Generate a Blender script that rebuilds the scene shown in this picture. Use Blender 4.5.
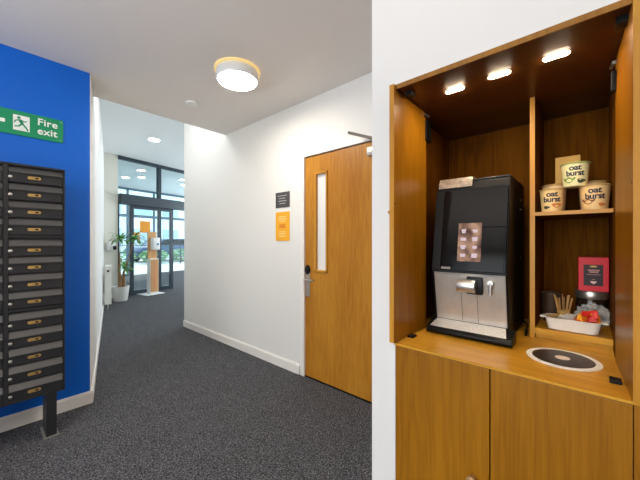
import bpy, bmesh, math, random
from mathutils import Vector, Matrix
random.seed(7)
for o in list(bpy.data.objects): bpy.data.objects.remove(o)
SC = bpy.context.scene
COL = SC.collection
R = math.radians

# ------------------------------------------------------------------ camera, world, sun, lights, exposure
cam_d = bpy.data.cameras.new('camera'); cam = bpy.data.objects.new('camera', cam_d); COL.objects.link(cam)
YAW = math.atan2(302, 268) - math.pi/2          # forward = 41.6 deg left of +X
fw = math.atan(268/302)
cam.location = (0, 0, 1.27); cam.rotation_euler = (R(90), 0, fw - R(90))
cam_d.sensor_width = 36; cam_d.lens = 302/640*36; cam_d.shift_y = 1/640; cam_d.clip_start = .02; cam_d.clip_end = 300
SC.camera = cam

w = bpy.data.worlds.new('sky'); SC.world = w; w.use_nodes = True
bg = w.node_tree.nodes['Background']; bg.inputs[0].default_value = (.76, .89, 1, 1); bg.inputs[1].default_value = 2.6

def light(name, kind, loc, energy, color, rot=(0,0,0), **kw):
    d = bpy.data.lights.new(name, kind); d.energy = energy; d.color = color
    for k, v in kw.items(): setattr(d, k, v)
    o = bpy.data.objects.new(name, d); COL.objects.link(o); o.location = loc; o.rotation_euler = rot
    return o
light('sun', 'SUN', (6, 20, 12), 3.0, (1, .95, .86), (R(-38), R(22), 0), angle=R(1))
# added fill light behind the camera, at an invented window opening
light('back_fill', 'AREA', (-2.85, .5, 1.45), 22, (1, .97, .93), (0, R(-90), 0), shape='RECTANGLE', size=2.0, size_y=2.0)
# added unseen fill lights behind the camera, one aimed up, one down
light('fill_up', 'AREA', (-1.3, .4, 1.75), 62, (1, .955, .90), (R(180), 0, 0), shape='RECTANGLE', size=1.2, size_y=2.6)
light('fill_down', 'AREA', (-1.7, .5, 1.73), 20, (1, .95, .89), (0, 0, 0), shape='RECTANGLE', size=1.2, size_y=2.6)
# added light hidden above the ceiling step to brighten the lobby walls
light('step_fill', 'AREA', (1.15, 3.92, 3.19), 13, (.93, .97, 1), (0, 0, 0), shape='RECTANGLE', size=1.1, size_y=.6)
# added fill light round the corner on the right, brightening the lobby
light('lobby_fill', 'AREA', (6.6, 7.2, 1.7), 125, (.86, .94, 1), (0, R(90), 0), shape='RECTANGLE', size=2.4, size_y=2.4)
SC.view_settings.view_transform = 'Standard'; SC.view_settings.look = 'None'
SC.view_settings.gamma = 1; SC.view_settings.use_curve_mapping = False
SC.view_settings.exposure = 0.4

# ------------------------------------------------------------------ helpers
def lin(c): return tuple(((v/255+.055)/1.055)**2.4 if v/255 > .04045 else v/255/12.92 for v in c)

def mat(name, col, rough=.5, metal=0, bump=0, bscale=200, emit=0, spec=.5, var=0, vscale=8):
    m = bpy.data.materials.new(name); m.use_nodes = True
    nt = m.node_tree; b = nt.nodes['Principled BSDF']
    c = lin(col) + (1,)
    b.inputs['Base Color'].default_value = c; b.inputs['Roughness'].default_value = rough
    b.inputs['Metallic'].default_value = metal; b.inputs['Specular IOR Level'].default_value = spec
    if emit:
        b.inputs['Emission Color'].default_value = c; b.inputs['Emission Strength'].default_value = emit
    if bump or var:
        tc = nt.nodes.new('ShaderNodeTexCoord')
    if var:
        n = nt.nodes.new('ShaderNodeTexNoise'); n.inputs['Scale'].default_value = vscale; n.inputs['Detail'].default_value = 4
        nt.links.new(tc.outputs['Object'], n.inputs['Vector'])
        r = nt.nodes.new('ShaderNodeValToRGB')
        r.color_ramp.elements[0].position = .3; r.color_ramp.elements[1].position = .7
        r.color_ramp.elements[0].color = tuple(v*(1-var) for v in c[:3]) + (1,)
        r.color_ramp.elements[1].color = tuple(min(1, v*(1+var)) for v in c[:3]) + (1,)
        nt.links.new(n.outputs['Fac'], r.inputs['Fac']); nt.links.new(r.outputs['Color'], b.inputs['Base Color'])
    if bump:
        n = nt.nodes.new('ShaderNodeTexNoise'); n.inputs['Scale'].default_value = bscale; n.inputs['Detail'].default_value = 3
        nt.links.new(tc.outputs['Object'], n.inputs['Vector'])
        bp = nt.nodes.new('ShaderNodeBump'); bp.inputs['Strength'].default_value = bump; bp.inputs['Distance'].default_value = .002
        nt.links.new(n.outputs['Fac'], bp.inputs['Height']); nt.links.new(bp.outputs['Normal'], b.inputs['Normal'])
    return m

def wood(name, dark, light_, axis='Z', rough=.38, scale=1.0, figure=.35, spec=.3):
    """oak veneer: fine pores along the grain plus broad cathedral figure"""
    m = bpy.data.materials.new(name); m.use_nodes = True
    nt = m.node_tree; b = nt.nodes['Principled BSDF']; L = nt.links.new
    tc = nt.nodes.new('ShaderNodeTexCoord')
    def noise(sc, detail, stretch):
        mp = nt.nodes.new('ShaderNodeMapping'); s = [sc*scale]*3; s['XYZ'.index(axis)] = sc*scale*stretch
        mp.inputs['Scale'].default_value = s
        n = nt.nodes.new('ShaderNodeTexNoise'); n.inputs['Scale'].default_value = 1; n.inputs['Detail'].default_value = detail
        L(tc.outputs['Object'], mp.inputs['Vector']); L(mp.outputs['Vector'], n.inputs['Vector']); return n
    pores = noise(330, 2, .018); band = noise(9, 3, .09)
    mth = nt.nodes.new('ShaderNodeMath'); mth.operation = 'MULTIPLY'; mth.inputs[1].default_value = 60
    L(band.outputs['Fac'], mth.inputs[0])
    sn = nt.nodes.new('ShaderNodeMath'); sn.operation = 'SINE'; L(mth.outputs[0], sn.inputs[0])
    broad = noise(5, 2, .15)
    a = nt.nodes.new('ShaderNodeMath'); a.operation = 'MULTIPLY_ADD'; a.inputs[1].default_value = .2*figure; 
    L(sn.outputs[0], a.inputs[0]); L(broad.outputs['Fac'], a.inputs[2])
    mx = nt.nodes.new('ShaderNodeMath'); mx.operation = 'MULTIPLY_ADD'; mx.inputs[1].default_value = .6
    sub = nt.nodes.new('ShaderNodeMath'); sub.operation = 'SUBTRACT'; sub.inputs[1].default_value = .5
    L(pores.outputs['Fac'], sub.inputs[0]); L(sub.outputs[0], mx.inputs[0]); L(a.outputs[0], mx.inputs[2])
    r = nt.nodes.new('ShaderNodeValToRGB')
    r.color_ramp.elements[0].position = .2; r.color_ramp.elements[1].position = .75
    r.color_ramp.elements[0].color = lin(dark) + (1,); r.color_ramp.elements[1].color = lin(light_) + (1,)
    L(mx.outputs[0], r.inputs['Fac']); L(r.outputs['Color'], b.inputs['Base Color'])
    b.inputs['Roughness'].default_value = rough; b.inputs['Specular IOR Level'].default_value = spec
    bp = nt.nodes.new('ShaderNodeBump'); bp.inputs['Strength'].default_value = .12; bp.inputs['Distance'].default_value = .001
    L(pores.outputs['Fac'], bp.inputs['Height']); L(bp.outputs['Normal'], b.inputs['Normal'])
    return m

def glass_mat(name, tint=(1, 1, 1), fac=.06):
    m = bpy.data.materials.new(name); m.use_nodes = True; nt = m.node_tree; nt.nodes.remove(nt.nodes['Principled BSDF'])
    t = nt.nodes.new('ShaderNodeBsdfTransparent'); t.inputs[0].default_value = tint + (1,)
    g = nt.nodes.new('ShaderNodeBsdfGlossy'); g.inputs['Roughness'].default_value = .01
    f = nt.nodes.new('ShaderNodeFresnel'); f.inputs[0].default_value = 1.3
    x = nt.nodes.new('ShaderNodeMixShader'); nt.links.new(f.outputs[0], x.inputs[0])
    nt.links.new(t.outputs[0], x.inputs[1]); nt.links.new(g.outputs[0], x.inputs[2])
    nt.links.new(x.outputs[0], nt.nodes['Material Output'].inputs[0])
    return m

class MB:
    def __init__(s): s.bm = bmesh.new()
    def box(s, x0, x1, y0, y1, z0, z1, bev=0, M=None, seg=2):
        t = bmesh.new(); bmesh.ops.create_cube(t, size=1)
        for v in t.verts:
            v.co = Vector((x0+(v.co.x+.5)*(x1-x0), y0+(v.co.y+.5)*(y1-y0), z0+(v.co.z+.5)*(z1-z0)))
        if bev: bmesh.ops.bevel(t, geom=t.edges[:], offset=bev, segments=seg, affect='EDGES', profile=.5)
        s._add(t, M); return s
    def prism(s, pts, z0, z1, M=None, bev=0):
        """polygon in xy pulled up from z0 to z1"""
        t = bmesh.new(); lo = [t.verts.new((p[0], p[1], z0)) for p in pts]; hi = [t.verts.new((p[0], p[1], z1)) for p in pts]
        n = len(pts); t.faces.new(lo[::-1]); t.faces.new(hi)
        for i in range(n): t.faces.new((lo[i], lo[(i+1) % n], hi[(i+1) % n], hi[i]))
        bmesh.ops.recalc_face_normals(t, faces=t.faces[:])
        if bev: bmesh.ops.bevel(t, geom=t.edges[:], offset=bev, segments=2, affect='EDGES', profile=.5)
        s._add(t, M); return s
    def lathe(s, prof, c=(0,0,0), n=32, M=None, sx=1, sy=1):
        """prof = [(r,z)...] turned about z at c"""
        t = bmesh.new(); rings = []
        for r, z in prof:
            if r < 1e-6: rings.append([t.verts.new((c[0], c[1], c[2]+z))])
            else: rings.append([t.verts.new((c[0]+sx*r*math.cos(2*math.pi*i/n), c[1]+sy*r*math.sin(2*math.pi*i/n), c[2]+z)) for i in range(n)])
        for a, b in zip(rings, rings[1:]):
            for i in range(n):
                j = (i+1) % n
                if len(a) == 1 and len(b) == 1: continue
                if len(a) == 1: t.faces.new((a[0], b[j], b[i]))
                elif len(b) == 1: t.faces.new((a[i], a[j], b[0]))
                else: t.faces.new((a[i], a[j], b[j], b[i]))
        if len(rings[0]) > 1: t.faces.new(rings[0][::-1])
        if len(rings[-1]) > 1: t.faces.new(rings[-1])
        bmesh.ops.recalc_face_normals(t, faces=t.faces[:])
        s._add(t, M); return s
    def tube(s, pts, rad, n=10, M=None):
        pts = [Vector(p) for p in pts]; t = bmesh.new(); rings = []
        rads = rad if isinstance(rad, (list, tuple)) else [rad]*len(pts)
        for i, p in enumerate(pts):
            d = (pts[min(i+1, len(pts)-1)] - pts[max(i-1, 0)]).normalized()
            q = Vector((0, 0, 1)) if abs(d.z) < .9 else Vector((1, 0, 0))
            a = d.cross(q).normalized(); b = d.cross(a)
            rings.append([t.verts.new(p + rads[i]*(a*math.cos(2*math.pi*k/n) + b*math.sin(2*math.pi*k/n))) for k in range(n)])
        for a, b in zip(rings, rings[1:]):
            for k in range(n): t.faces.new((a[k], a[(k+1) % n], b[(k+1) % n], b[k]))
        t.faces.new(rings[0][::-1]); t.faces.new(rings[-1])
        bmesh.ops.recalc_face_normals(t, faces=t.faces[:]); s._add(t, M); return s
    def mesh(s, verts, faces, M=None):
        t = bmesh.new(); vs = [t.verts.new(v) for v in verts]
        for f in faces: t.faces.new([vs[i] for i in f])
        bmesh.ops.recalc_face_normals(t, faces=t.faces[:]); s._add(t, M); return s
    def _add(s, t, M):
        if M is not None: t.transform(M)
        me = bpy.data.meshes.new('tmp'); t.to_mesh(me); t.free(); s.bm.from_mesh(me); bpy.data.meshes.remove(me)
    def build(s, name, m, root=None, smooth=False, sub=None):
        """one mesh object; coordinates were given in the world (or in the root's own frame when the root stands at the origin)"""
        base = sub or root
        off = Vector((0, 0, 0))
        p = base
        while p is not None: off += p.location; p = p.parent
        me = bpy.data.meshes.new(name)
        if base is None:                      # a top-level mesh: origin at its foot
            vs = [v.co for v in s.bm.verts]
            off = Vector(((min(v.x for v in vs)+max(v.x for v in vs))/2, (min(v.y for v in vs)+max(v.y for v in vs))/2, min(v.z for v in vs)))
        s.bm.transform(Matrix.Translation(-off)); s.bm.to_mesh(me); s.bm.free()
        me.materials.append(m)
        if smooth:
            for p in me.polygons: p.use_smooth = True
            try: me.set_sharp_from_angle(angle=R(38))
            except Exception: pass
        o = bpy.data.objects.new(name, me); COL.objects.link(o)
        if base is None: o.location = off
        else: o.parent = base
        return o

def tag(o, label=None, cat=None, group=None, kind=None):
    if label: o['label'] = label
    if cat: o['category'] = cat
    if group: o['group'] = group
    if kind: o['kind'] = kind
    return o
def thing(name, loc, label, cat, group=None, kind=None):
    o = bpy.data.objects.new(name, None); COL.objects.link(o); o.location = loc; o.empty_display_size = .05
    return tag(o, label, cat, group, kind)
def struct(mb, name, m, label, cat, root=None): return tag(mb.build(name, m), label, cat, kind='structure')
def copy_tree(o, parent=None):
    c = o.copy(); COL.objects.link(c); c.parent = parent
    for ch in list(o.children): copy_tree(ch, c)
    return c
def text_bm(body, size, align='LEFT', bold=0.0, space=1.0, line=1.0):
    cu = bpy.data.curves.new('t', 'FONT'); cu.body = body; cu.size = size; cu.align_x = align; cu.offset = bold
    cu.space_character = space; cu.space_line = line; cu.fill_mode = 'FRONT' if False else 'BOTH'; cu.extrude = .0006; cu.resolution_u = 4
    o = bpy.data.objects.new('t', cu); COL.objects.link(o)
    bpy.context.view_layer.update()
    me = bpy.data.meshes.new_from_object(o.evaluated_get(bpy.context.evaluated_depsgraph_get()))
    bpy.data.objects.remove(o); bpy.data.curves.remove(cu)
    bm = bmesh.new(); bm.from_mesh(me); bpy.data.meshes.remove(me)
    return bm
def put(mb, bm, M):
    bm.transform(M); me = bpy.data.meshes.new('tmp'); bm.to_mesh(me); bm.free(); mb.bm.from_mesh(me); bpy.data.meshes.remove(me)
# frames that lay text (x right, y up, z out) on a wall: facing -Y and facing -X
def onY(x, y, z): return Matrix(((1,0,0,x),(0,0,-1,y),(0,1,0,z),(0,0,0,1)))
def onX(x, y, z): return Matrix(((0,0,-1,x),(-1,0,0,y),(0,1,0,z),(0,0,0,1)))

# ------------------------------------------------------------------ materials
M_white = mat('white_wall_paint', (226, 224, 220), .6, bump=.05, bscale=300)
M_ceil = mat('ceiling_paint', (232, 226, 220), .8)
M_ceil2 = mat('lobby_ceiling_paint', (236, 240, 240), .75)
M_cream = mat('cream_wall_paint', (214, 212, 200), .6)
M_blue = mat('blue_wall_paint', (0, 98, 204), .36, spec=.42, bump=.04, bscale=250)
M_trim = mat('white_gloss_trim', (232, 228, 222), .35)
M_oak_door = wood('oak_veneer_door', (160, 100, 22), (188, 130, 42), 'Z', .42, 1, .5)
M_oak = wood('oak_cabinet', (124, 76, 6), (160, 106, 18), 'Z', .33, 1, .4)
M_oak_top = wood('oak_worktop', (184, 124, 26), (216, 160, 52), 'Y', .3, 1, .4)
M_oak_edge = wood('oak_lipping', (172, 112, 26), (198, 142, 46), 'Z', .4)
M_oak_back = wood('oak_shaded_lining', (74, 38, 2), (112, 66, 10), 'Z', .7, 1, .5, .04)  # shade inside the cupboard is darkened into this oak colour
M_oak_pale = wood('pale_ply', (190, 138, 86), (214, 166, 114), 'Z', .5)
M_black = mat('black_plastic', (15, 15, 16), .42, spec=.22)
M_blackgloss = mat('black_gloss', (14, 12, 12), .07, spec=.12)
M_char = mat('charcoal_powder_coat', (34, 34, 36), .42, bump=.08, bscale=700)
M_char2 = mat('charcoal_flap', (92, 91, 90), .3, .55, bump=.05, bscale=700)
M_steel = mat('brushed_steel', (196, 192, 186), .32, .9, bump=.05, bscale=400)
M_steel2 = mat('satin_aluminium', (186, 180, 172), .42, .75, var=.08, vscale=20)
M_brass = mat('brass_plate', (206, 168, 100), .35, .7)
M_plate = mat('name_card', (226, 206, 160), .5)
M_green = mat('sign_green', (0, 140, 92), .45)
M_paper = mat('sign_white', (236, 240, 236), .5)
M_sign_dark = mat('sign_charcoal', (66, 64, 66), .5)
M_orange = mat('sign_orange', (240, 170, 28), .5)
M_orange2 = mat('poster_orange', (226, 148, 20), .6)
M_frame = mat('dark_aluminium', (44, 56, 66), .4, .2)
M_glass = glass_mat('clear_glass', (.93, .98, .98))
M_glass_o = glass_mat('outer_glass', (.9, .97, .98))
M_pot = mat('white_planter', (222, 222, 216), .35)
M_leaf = mat('leaf_green', (88, 146, 66), .45, var=.35, vscale=12)
M_bark = mat('cane_bark', (140, 106, 70), .8, bump=.4, bscale=60, var=.25, vscale=40)
M_soil = mat('soil', (60, 44, 32), .95, bump=.5, bscale=80)
M_rad = mat('radiator_enamel', (230, 230, 222), .35)
M_plastic = mat('white_plastic', (232, 232, 230), .35)
M_tan = mat('kraft_card', (186, 146, 74), .7)
M_red = mat('red_carton', (216, 18, 34), .45)
M_redd = mat('dark_label', (44, 16, 16), .5)
M_gold = mat('gold_print', (216, 184, 90), .45)

def emis(name, col, s):
    m = bpy.data.materials.new(name); m.use_nodes = True; nt = m.node_tree; nt.nodes.remove(nt.nodes['Principled BSDF'])
    e = nt.nodes.new('ShaderNodeEmission'); e.inputs[0].default_value = lin(col) + (1,); e.inputs[1].default_value = s
    nt.links.new(e.outputs[0], nt.nodes['Material Output'].inputs[0]); return m
M_lamp = emis('lamp_diffuser', (255, 246, 232), 66)
M_down = emis('downlight_diffuser', (240, 248, 255), 95)
M_led = emis('led_diffuser', (255, 232, 196), 190)
M_icon = emis('screen_icon', (240, 214, 222), .62)

def carpet():
    m = bpy.data.materials.new('loop_pile_carpet'); m.use_nodes = True
    nt = m.node_tree; b = nt.nodes['Principled BSDF']; L = nt.links.new
    tc = nt.nodes.new('ShaderNodeTexCoord')
    n1 = nt.nodes.new('ShaderNodeTexNoise'); n1.inputs['Scale'].default_value = 118; n1.inputs['Detail'].default_value = 5; n1.inputs['Roughness'].default_value = .75
    n2 = nt.nodes.new('ShaderNodeTexNoise'); n2.inputs['Scale'].default_value = 9; n2.inputs['Detail'].default_value = 4
    L(tc.outputs['Object'], n1.inputs['Vector']); L(tc.outputs['Object'], n2.inputs['Vector'])
    r = nt.nodes.new('ShaderNodeValToRGB'); el = r.color_ramp.elements
    el[0].position = .38; el[0].color = lin((34, 34, 36)) + (1,); el[1].position = .64; el[1].color = lin((136, 136, 138)) + (1,)
    e = el.new(.5); e.color = lin((70, 70, 73)) + (1,)
    L(n1.outputs['Fac'], r.inputs['Fac'])
    r2 = nt.nodes.new('ShaderNodeValToRGB'); r2.color_ramp.elements[0].color = (.8, .8, .8, 1); r2.color_ramp.elements[1].color = (1.12, 1.12, 1.14, 1)
    L(n2.outputs['Fac'], r2.inputs['Fac'])
    mx = nt.nodes.new('ShaderNodeMix'); mx.data_type = 'RGBA'; mx.blend_type = 'MULTIPLY'; mx.inputs[0].default_value = 1
    L(r.outputs['Color'], mx.inputs[6]); L(r2.outputs['Color'], mx.inputs[7]); L(mx.outputs[2], b.inputs['Base Color'])
    b.inputs['Roughness'].default_value = .95; b.inputs['Specular IOR Level'].default_value = .1
    bp = nt.nodes.new('ShaderNodeBump'); bp.inputs['Strength'].default_value = .7; bp.inputs['Distance'].default_value = .006
    L(n1.outputs['Fac'], bp.inputs['Height']); L(bp.outputs['Normal'], b.inputs['Normal'])
    return m
M_carpet = carpet()

# ------------------------------------------------------------------ the setting
CH, CH2 = 2.585, 3.22            # the low ceiling and the lobby ceiling
XD = 2.027                       # wall with the oak door
XC = 1.005                       # wall with the coffee cupboard
YB = 2.924                       # blue wall
GU = Vector((.97134, .2377, 0)); GN = Vector((-.2377, .97134, 0)); GO = Vector((1.807, 7.927, 0))
G = Matrix(((GU.x, GN.x, 0, GO.x), (GU.y, GN.y, 0, GO.y), (0, 0, 1, 0), (0, 0, 0, 1)))   # along / behind the glass screen

def gp(a, b):
    v = GO + GU*a + GN*b; return (v.x, v.y)
f = MB(); f.prism([(-3, -3), (7.2, -3), (7.2, 9.9), gp(5.4, 4.2), gp(-.6, 4.2), (-1, 8.4), (-3, 3.2)], -.12, 0)
struct(f, 'floor', M_carpet, 'dark grey speckled carpet running from the hall to the glass doors', 'floor')
c = MB(); c.box(-3, XD, -3, 3.37, CH, CH2+.2)
struct(c, 'ceiling', M_ceil, 'low off-white ceiling over the hall carrying the round lamp', 'ceiling')
c = MB(); c.prism([(-1, 3.371), (7.2, 3.371), (7.2, 9.9), gp(5.4, 4.2), gp(-.6, 4.2), (-1, 8.4)], CH2, CH2+.2)
struct(c, 'ceiling_lobby', M_ceil2, 'higher pale ceiling of the lobby beyond the hall', 'ceiling')

b = MB(); b.box(-3, .574, YB, YB+.06, 0, CH)
struct(b, 'wall_left', M_blue, 'bright blue wall behind the letterboxes', 'wall')
b = MB(); b.prism([(.5775, YB+.001), (1.807, 7.927), (1.62, 7.98), (.42, YB+.062), (.5745, YB+.062), (.5745, YB+.001)], 0, CH2)
struct(b, 'wall_corridor', M_white, 'white wall running from the blue wall to the radiator', 'wall')
b = MB(); b.box(-.18, .290, 0, .14, 0, CH2, M=G)
struct(b, 'wall_far', M_cream, 'cream end wall behind the potted plant', 'wall')
b = MB(); b.prism([(XD, .624), (XD, 1.03), (XD+.055, 1.03), (XD+.055, 2.0), (XD, 2.0), (XD, 4.51), (XD+.16, 4.51), (XD+.16, .624)], 0, CH2)
# the opening for the door is the recess above, closed over the door head
b.box(XD, XD+.055, 1.03, 2.0, 2.07, CH2)
struct(b, 'wall_right', M_white, 'white wall with the oak door and two signs', 'wall')
b = MB(); b.box(XD+.161, 7.2, 4.40, 4.51, 0, CH2)
struct(b, 'wall_lobby', M_white, 'white lobby wall behind the oak door wall', 'wall')
b = MB(); b.box(7.06, 7.2, 4.57, 9.0, 0, CH2)
struct(b, 'wall_lobby_side', M_white, 'white wall closing the lobby on its far side', 'wall')
b = MB(); b.box(XC, XC+.016, .5380, .6235, .9, CH); b.box(XC, XC+.016, .525, .6235, 0, .9); b.box(XC+.016, XD-.001, .594, .6235, 0, CH); b.box(XC, 1.78, -3, .5380, 1.836, CH); b.box(XC, 1.78, -3, -.101, 0, 1.8355); b.box(XC+.017, 1.78, .5381, .5935, 1.8515, CH)
struct(b, 'wall_front', M_white, 'white wall around the coffee cupboard', 'wall')
b = MB(); b.box(-3.1, -3, -3, -.4, 0, CH); b.box(-3.1, -3, 1.8, YB, 0, CH); b.box(-3.1, -3, -.4, 1.8, 0, .35); b.box(-3.1, -3, -.4, 1.8, 2.45, CH)
b.box(-3.1, 1.6, -3.1, -3.001, 0, CH)
struct(b, 'wall_back', M_white, 'white walls of the hall behind the camera', 'wall')

def skirting(name, pts, label, h=.095, t=.016):
    """pts run with the room on the left-hand side"""
    m = MB()
    for (x0, y0), (x1, y1) in zip(pts, pts[1:]):
        d = Vector((x1-x0, y1-y0, 0)); L = d.length; d.normalize(); n = Vector((-d.y, d.x, 0))
        Mx = Matrix(((d.x, n.x, 0, x0), (d.y, n.y, 0, y0), (0, 0, 1, 0), (0, 0, 0, 1)))
        m.box(0, L, .0005, t, .0005, h-.012, M=Mx)
        m.prism([(0, .0005), (L, .0005), (L, t*.55), (0, t*.55)], h-.012, h, M=Mx)
    return struct(m, name, M_trim, label, 'skirting board')
skirting('baseboard_left', [(.590, YB), (-2.99, YB)], 'white skirting board along the blue wall')
skirting('baseboard_corridor', [(1.80, 7.90), (.580, YB+.003)], 'white skirting board along the white corridor wall')
skirting('baseboard_right', [(XD, 2.055), (XD, 4.51)], 'white skirting board left of the oak door')
skirting('baseboard_far', [gp(.285, 0), gp(.02, 0)], 'white skirting board below the cream end wall')

# ------------------------------------------------------------------ door_1: the oak door
d1 = thing('door_1', (XD, 1.52, 0), 'oak door with narrow vision panel and lever handle', 'door', kind='structure')
Y0, Y1 = 1.062, 1.986
m = MB()
vy0, vy1, vz0, vz1 = 1.712, 1.866, .99, 1.892
m.box(XD+.004, XD+.048, Y0, vy0, .012, 2.045); m.box(XD+.004, XD+.048, vy1, Y1, .012, 2.045)
m.box(XD+.004, XD+.048, vy0, vy1, .012, vz0); m.box(XD+.004, XD+.048, vy0, vy1, vz1, 2.045)
m.build('door_leaf', M_oak_door, d1)
m = MB(); t = .018
for a in ((vy0, vy0+t, vz0, vz1), (vy1-t, vy1, vz0, vz1), (vy0, vy1, vz0, vz0+t), (vy0, vy1, vz1-t, vz1)): m.box(XD-.006, XD+.045, *a, bev=.003)
m.build('glazing_bead', M_oak_edge, d1)
m = MB(); m.box(XD+.022, XD+.028, vy0+t, vy1-t, vz0+t, vz1-t); m.build('vision_pane', mat('frosted_pane', (228, 226, 222), .25), d1)
m = MB(); A = .058
m.box(XD-.014, XD+.05, Y1+.003, Y1+A, .0, 2.05+A, bev=.004); m.box(XD-.014, XD+.05, Y0-A, Y0-.003, 0, 2.05+A, bev=.004)
m.box(XD-.014, XD+.05, Y0-.003, Y1+.003, 2.052, 2.05+A, bev=.004)
m.build('door_frame', M_trim, d1)
m = MB(); m.box(XD-.006, XD+.004, 1.925, 1.972, .755, .975, bev=.003); m.build('handle_plate', M_steel, d1)
m = MB(); m.tube([(XD-.004, 1.95, .915), (XD-.055, 1.95, .915), (XD-.06, 1.94, .915), (XD-.06, 1.83, .917)], .0095, 12)
m.build('lever_handle', M_steel, d1, True)
m = MB(); m.lathe([(.0, 0), (.028, 0), (.030, .006), (.026, .016), (0, .018)], n=24, sy=1.0, M=Matrix.Translation((XD+.003, 1.949, 1.003)) @ Matrix.Rotation(R(-90), 4, 'Y') @ Matrix.Scale(1.55, 4, (1, 0, 0)))
m.build('keypad_lock', M_black, d1, True)
m = MB(); m.box(XD-.05, XD+.003, 1.08, 1.275, 1.925, 1.99, bev=.006); cl = m.build('door_closer', M_steel2, d1, True)
m = MB(); m.tube([(XD-.03, 1.20, 1.995), (XD-.03, 1.20, 2.035), (XD-.03, 1.205, 2.042)], .012, 10)
m.box(-.012, .23, -.013, .013, -.009, .009, bev=.003, M=Matrix.Translation((XD-.03, 1.205, 2.045)) @ Matrix.Rotation(R(112), 4, 'Z') @ Matrix.Rotation(R(-19), 4, 'Y'))
m.build('closer_arm', mat('closer_arm_metal', (120, 112, 102), .4, .6), d1, sub=cl)
m = MB(); m.box(XD-.002, XD+.05, Y0, Y1, .0005, .011); m.build('threshold', M_black, d1)

# ------------------------------------------------------------------ glass screen with sliding doors
W1 = thing('window_1', tuple(GO + GU*1.2), 'dark-framed glass screen across the end of the lobby', 'window', kind='structure')
m = MB()
m.box(.292, 5.2, -.04, .05, 3.14, CH2-.002, M=G)                      # head
m.box(1.243, 1.322, -.04, .05, 2.35, 3.14, M=G); m.box(3.3, 3.38, -.04, .05, 0, 3.14, M=G); m.box(2.35, 2.43, -.02, .03, 2.35, 3.14, M=G)
m.box(.292, .305, -.03, .04, 0, 2.11, M=G)
m.build('frame', M_frame, W1)
m = MB(); m.box(.292, 3.3, -.11, .06, 2.112, 2.35, bev=.006, M=G); m.build('operator_beam', mat('beam_aluminium', (50, 60, 68), .4, .2), W1)
for a0, a1, z0, z1 in ((.293, 1.243, 2.351, 3.14), (1.322, 2.35, 2.351, 3.14), (2.43, 3.3, 2.351, 3.14), (.306, .54, .02, 2.11), (3.38, 5.2, .02, 3.14)):
    m = MB(); m.box(a0, a1, .0, .008, z0, z1, M=G); m.build('pane', M_glass, W1)
D2 = thing('door_2', tuple(GO + GU*1.1), 'dark-framed sliding glass door standing partly open', 'door', kind='structure')
m = MB()
m.box(.546, .63, -.03, .03, .003, 2.108, M=G); m.box(1.25, 1.33, -.03, .03, .003, 2.108, M=G); m.box(1.59, 1.672, -.03, .03, .003, 2.108, M=G)
for a0, a1 in ((.63, 1.25), (1.33, 1.59)): m.box(a0, a1, -.03, .03, .003, .10, M=G); m.box(a0, a1, -.03, .03, 2.04, 2.108, M=G)
m.build('door_frame', M_frame, D2)
for a0, a1 in ((.631, 1.249), (1.331, 1.589)):
    m = MB(); m.box(a0, a1, -.004, .004, .10, 2.04, M=G); m.build('pane', M_glass, D2)

# outer glazing of the entrance porch, three metres further out
W2 = thing('window_2', tuple(GO + GU*1.5 + GN*4.0), 'outer dark-framed glazing of the entrance porch', 'window', kind='structure')
m = MB(); oz = 4.0
for a in (-.55, .55, 1.65, 2.75, 3.75, 5.2): m.box(a, a+.06, oz-.03, oz+.03, .0, 3.2, M=G)
m.box(-.49, 5.2, oz-.028, oz+.028, 2.14, 2.24, M=G); m.box(-.49, 5.2, oz-.028, oz+.028, 3.12, 3.2, M=G); m.box(-.49, 2.75, oz-.028, oz+.028, .0, .08, M=G)
m.build('frame', mat('outer_aluminium', (84, 104, 120), .4, .2), W2)
for a0, a1 in ((-.49, .55), (.61, 1.65), (1.71, 2.75), (3.81, 5.2)):
    m = MB(); m.box(a0, a1, oz-.004, oz+.004, .08, 2.14, M=G); m.build('pane', M_glass_o, W2)
for a0, a1 in ((-.49, .55), (.61, 1.65), (1.71, 2.75), (2.81, 3.75), (3.81, 5.2)):
    m = MB(); m.box(a0, a1, oz-.004, oz+.004, 2.24, 3.12, M=G); m.build('pane', M_glass_o, W2)
b = MB(); b.box(-.6, -.5, .15, oz-.035, 0, CH2, M=G)
struct(b, 'wall_porch', M_white, 'white side wall of the entrance porch', 'wall')

# ------------------------------------------------------------------ outside
M_pave = mat('pale_paving', (168, 174, 176), .8, var=.1, vscale=1.5)
g = MB(); g.prism([gp(-40, 4.22), gp(60, 4.22), gp(60, 70), gp(-40, 70)], -.12, -.02)
struct(g, 'ground', M_pave, 'pale paving outside the entrance', 'ground')
bd = thing('office_building', gp(6, 26)+(-.02,), 'pale building with rows of blue windows across the street', 'building')
m = MB(); m.box(-16, 30, 26, 34, -.02, 7.5, M=G); m.build('wall', mat('pale_render', (212, 220, 222), .8), bd)
M_win = mat('blue_window_glass', (156, 178, 194), .25)
for i in range(12):
    for z in (.9, 4.2):
        m = MB(); m.box(-14.6+i*3.4, -12.6+i*3.4, 25.93, 25.995, z, z+1.7, bev=.01, M=G); m.build('window', M_win, bd)
car = thing('parked_car', gp(9.2, 11.2)+(-.02,), 'dark blue parked car outside beyond the sliding glass door', 'car')
Mc = G @ Matrix.Translation((9.2, 11.2, -.02))
m = MB(); prof = [(-2.1, .35), (-2.15, .7), (-1.9, .92), (-1.15, .98), (-.55, 1.42), (.9, 1.45), (1.65, 1.0), (2.1, .92), (2.15, .4)]
m.prism(prof, -.85, .85, bev=.05, M=Mc @ Matrix.Rotation(R(90), 4, 'X')); m.build('body', mat('blue_car_paint', (40, 66, 96), .2, .3), car, True)
m = MB()
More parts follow.
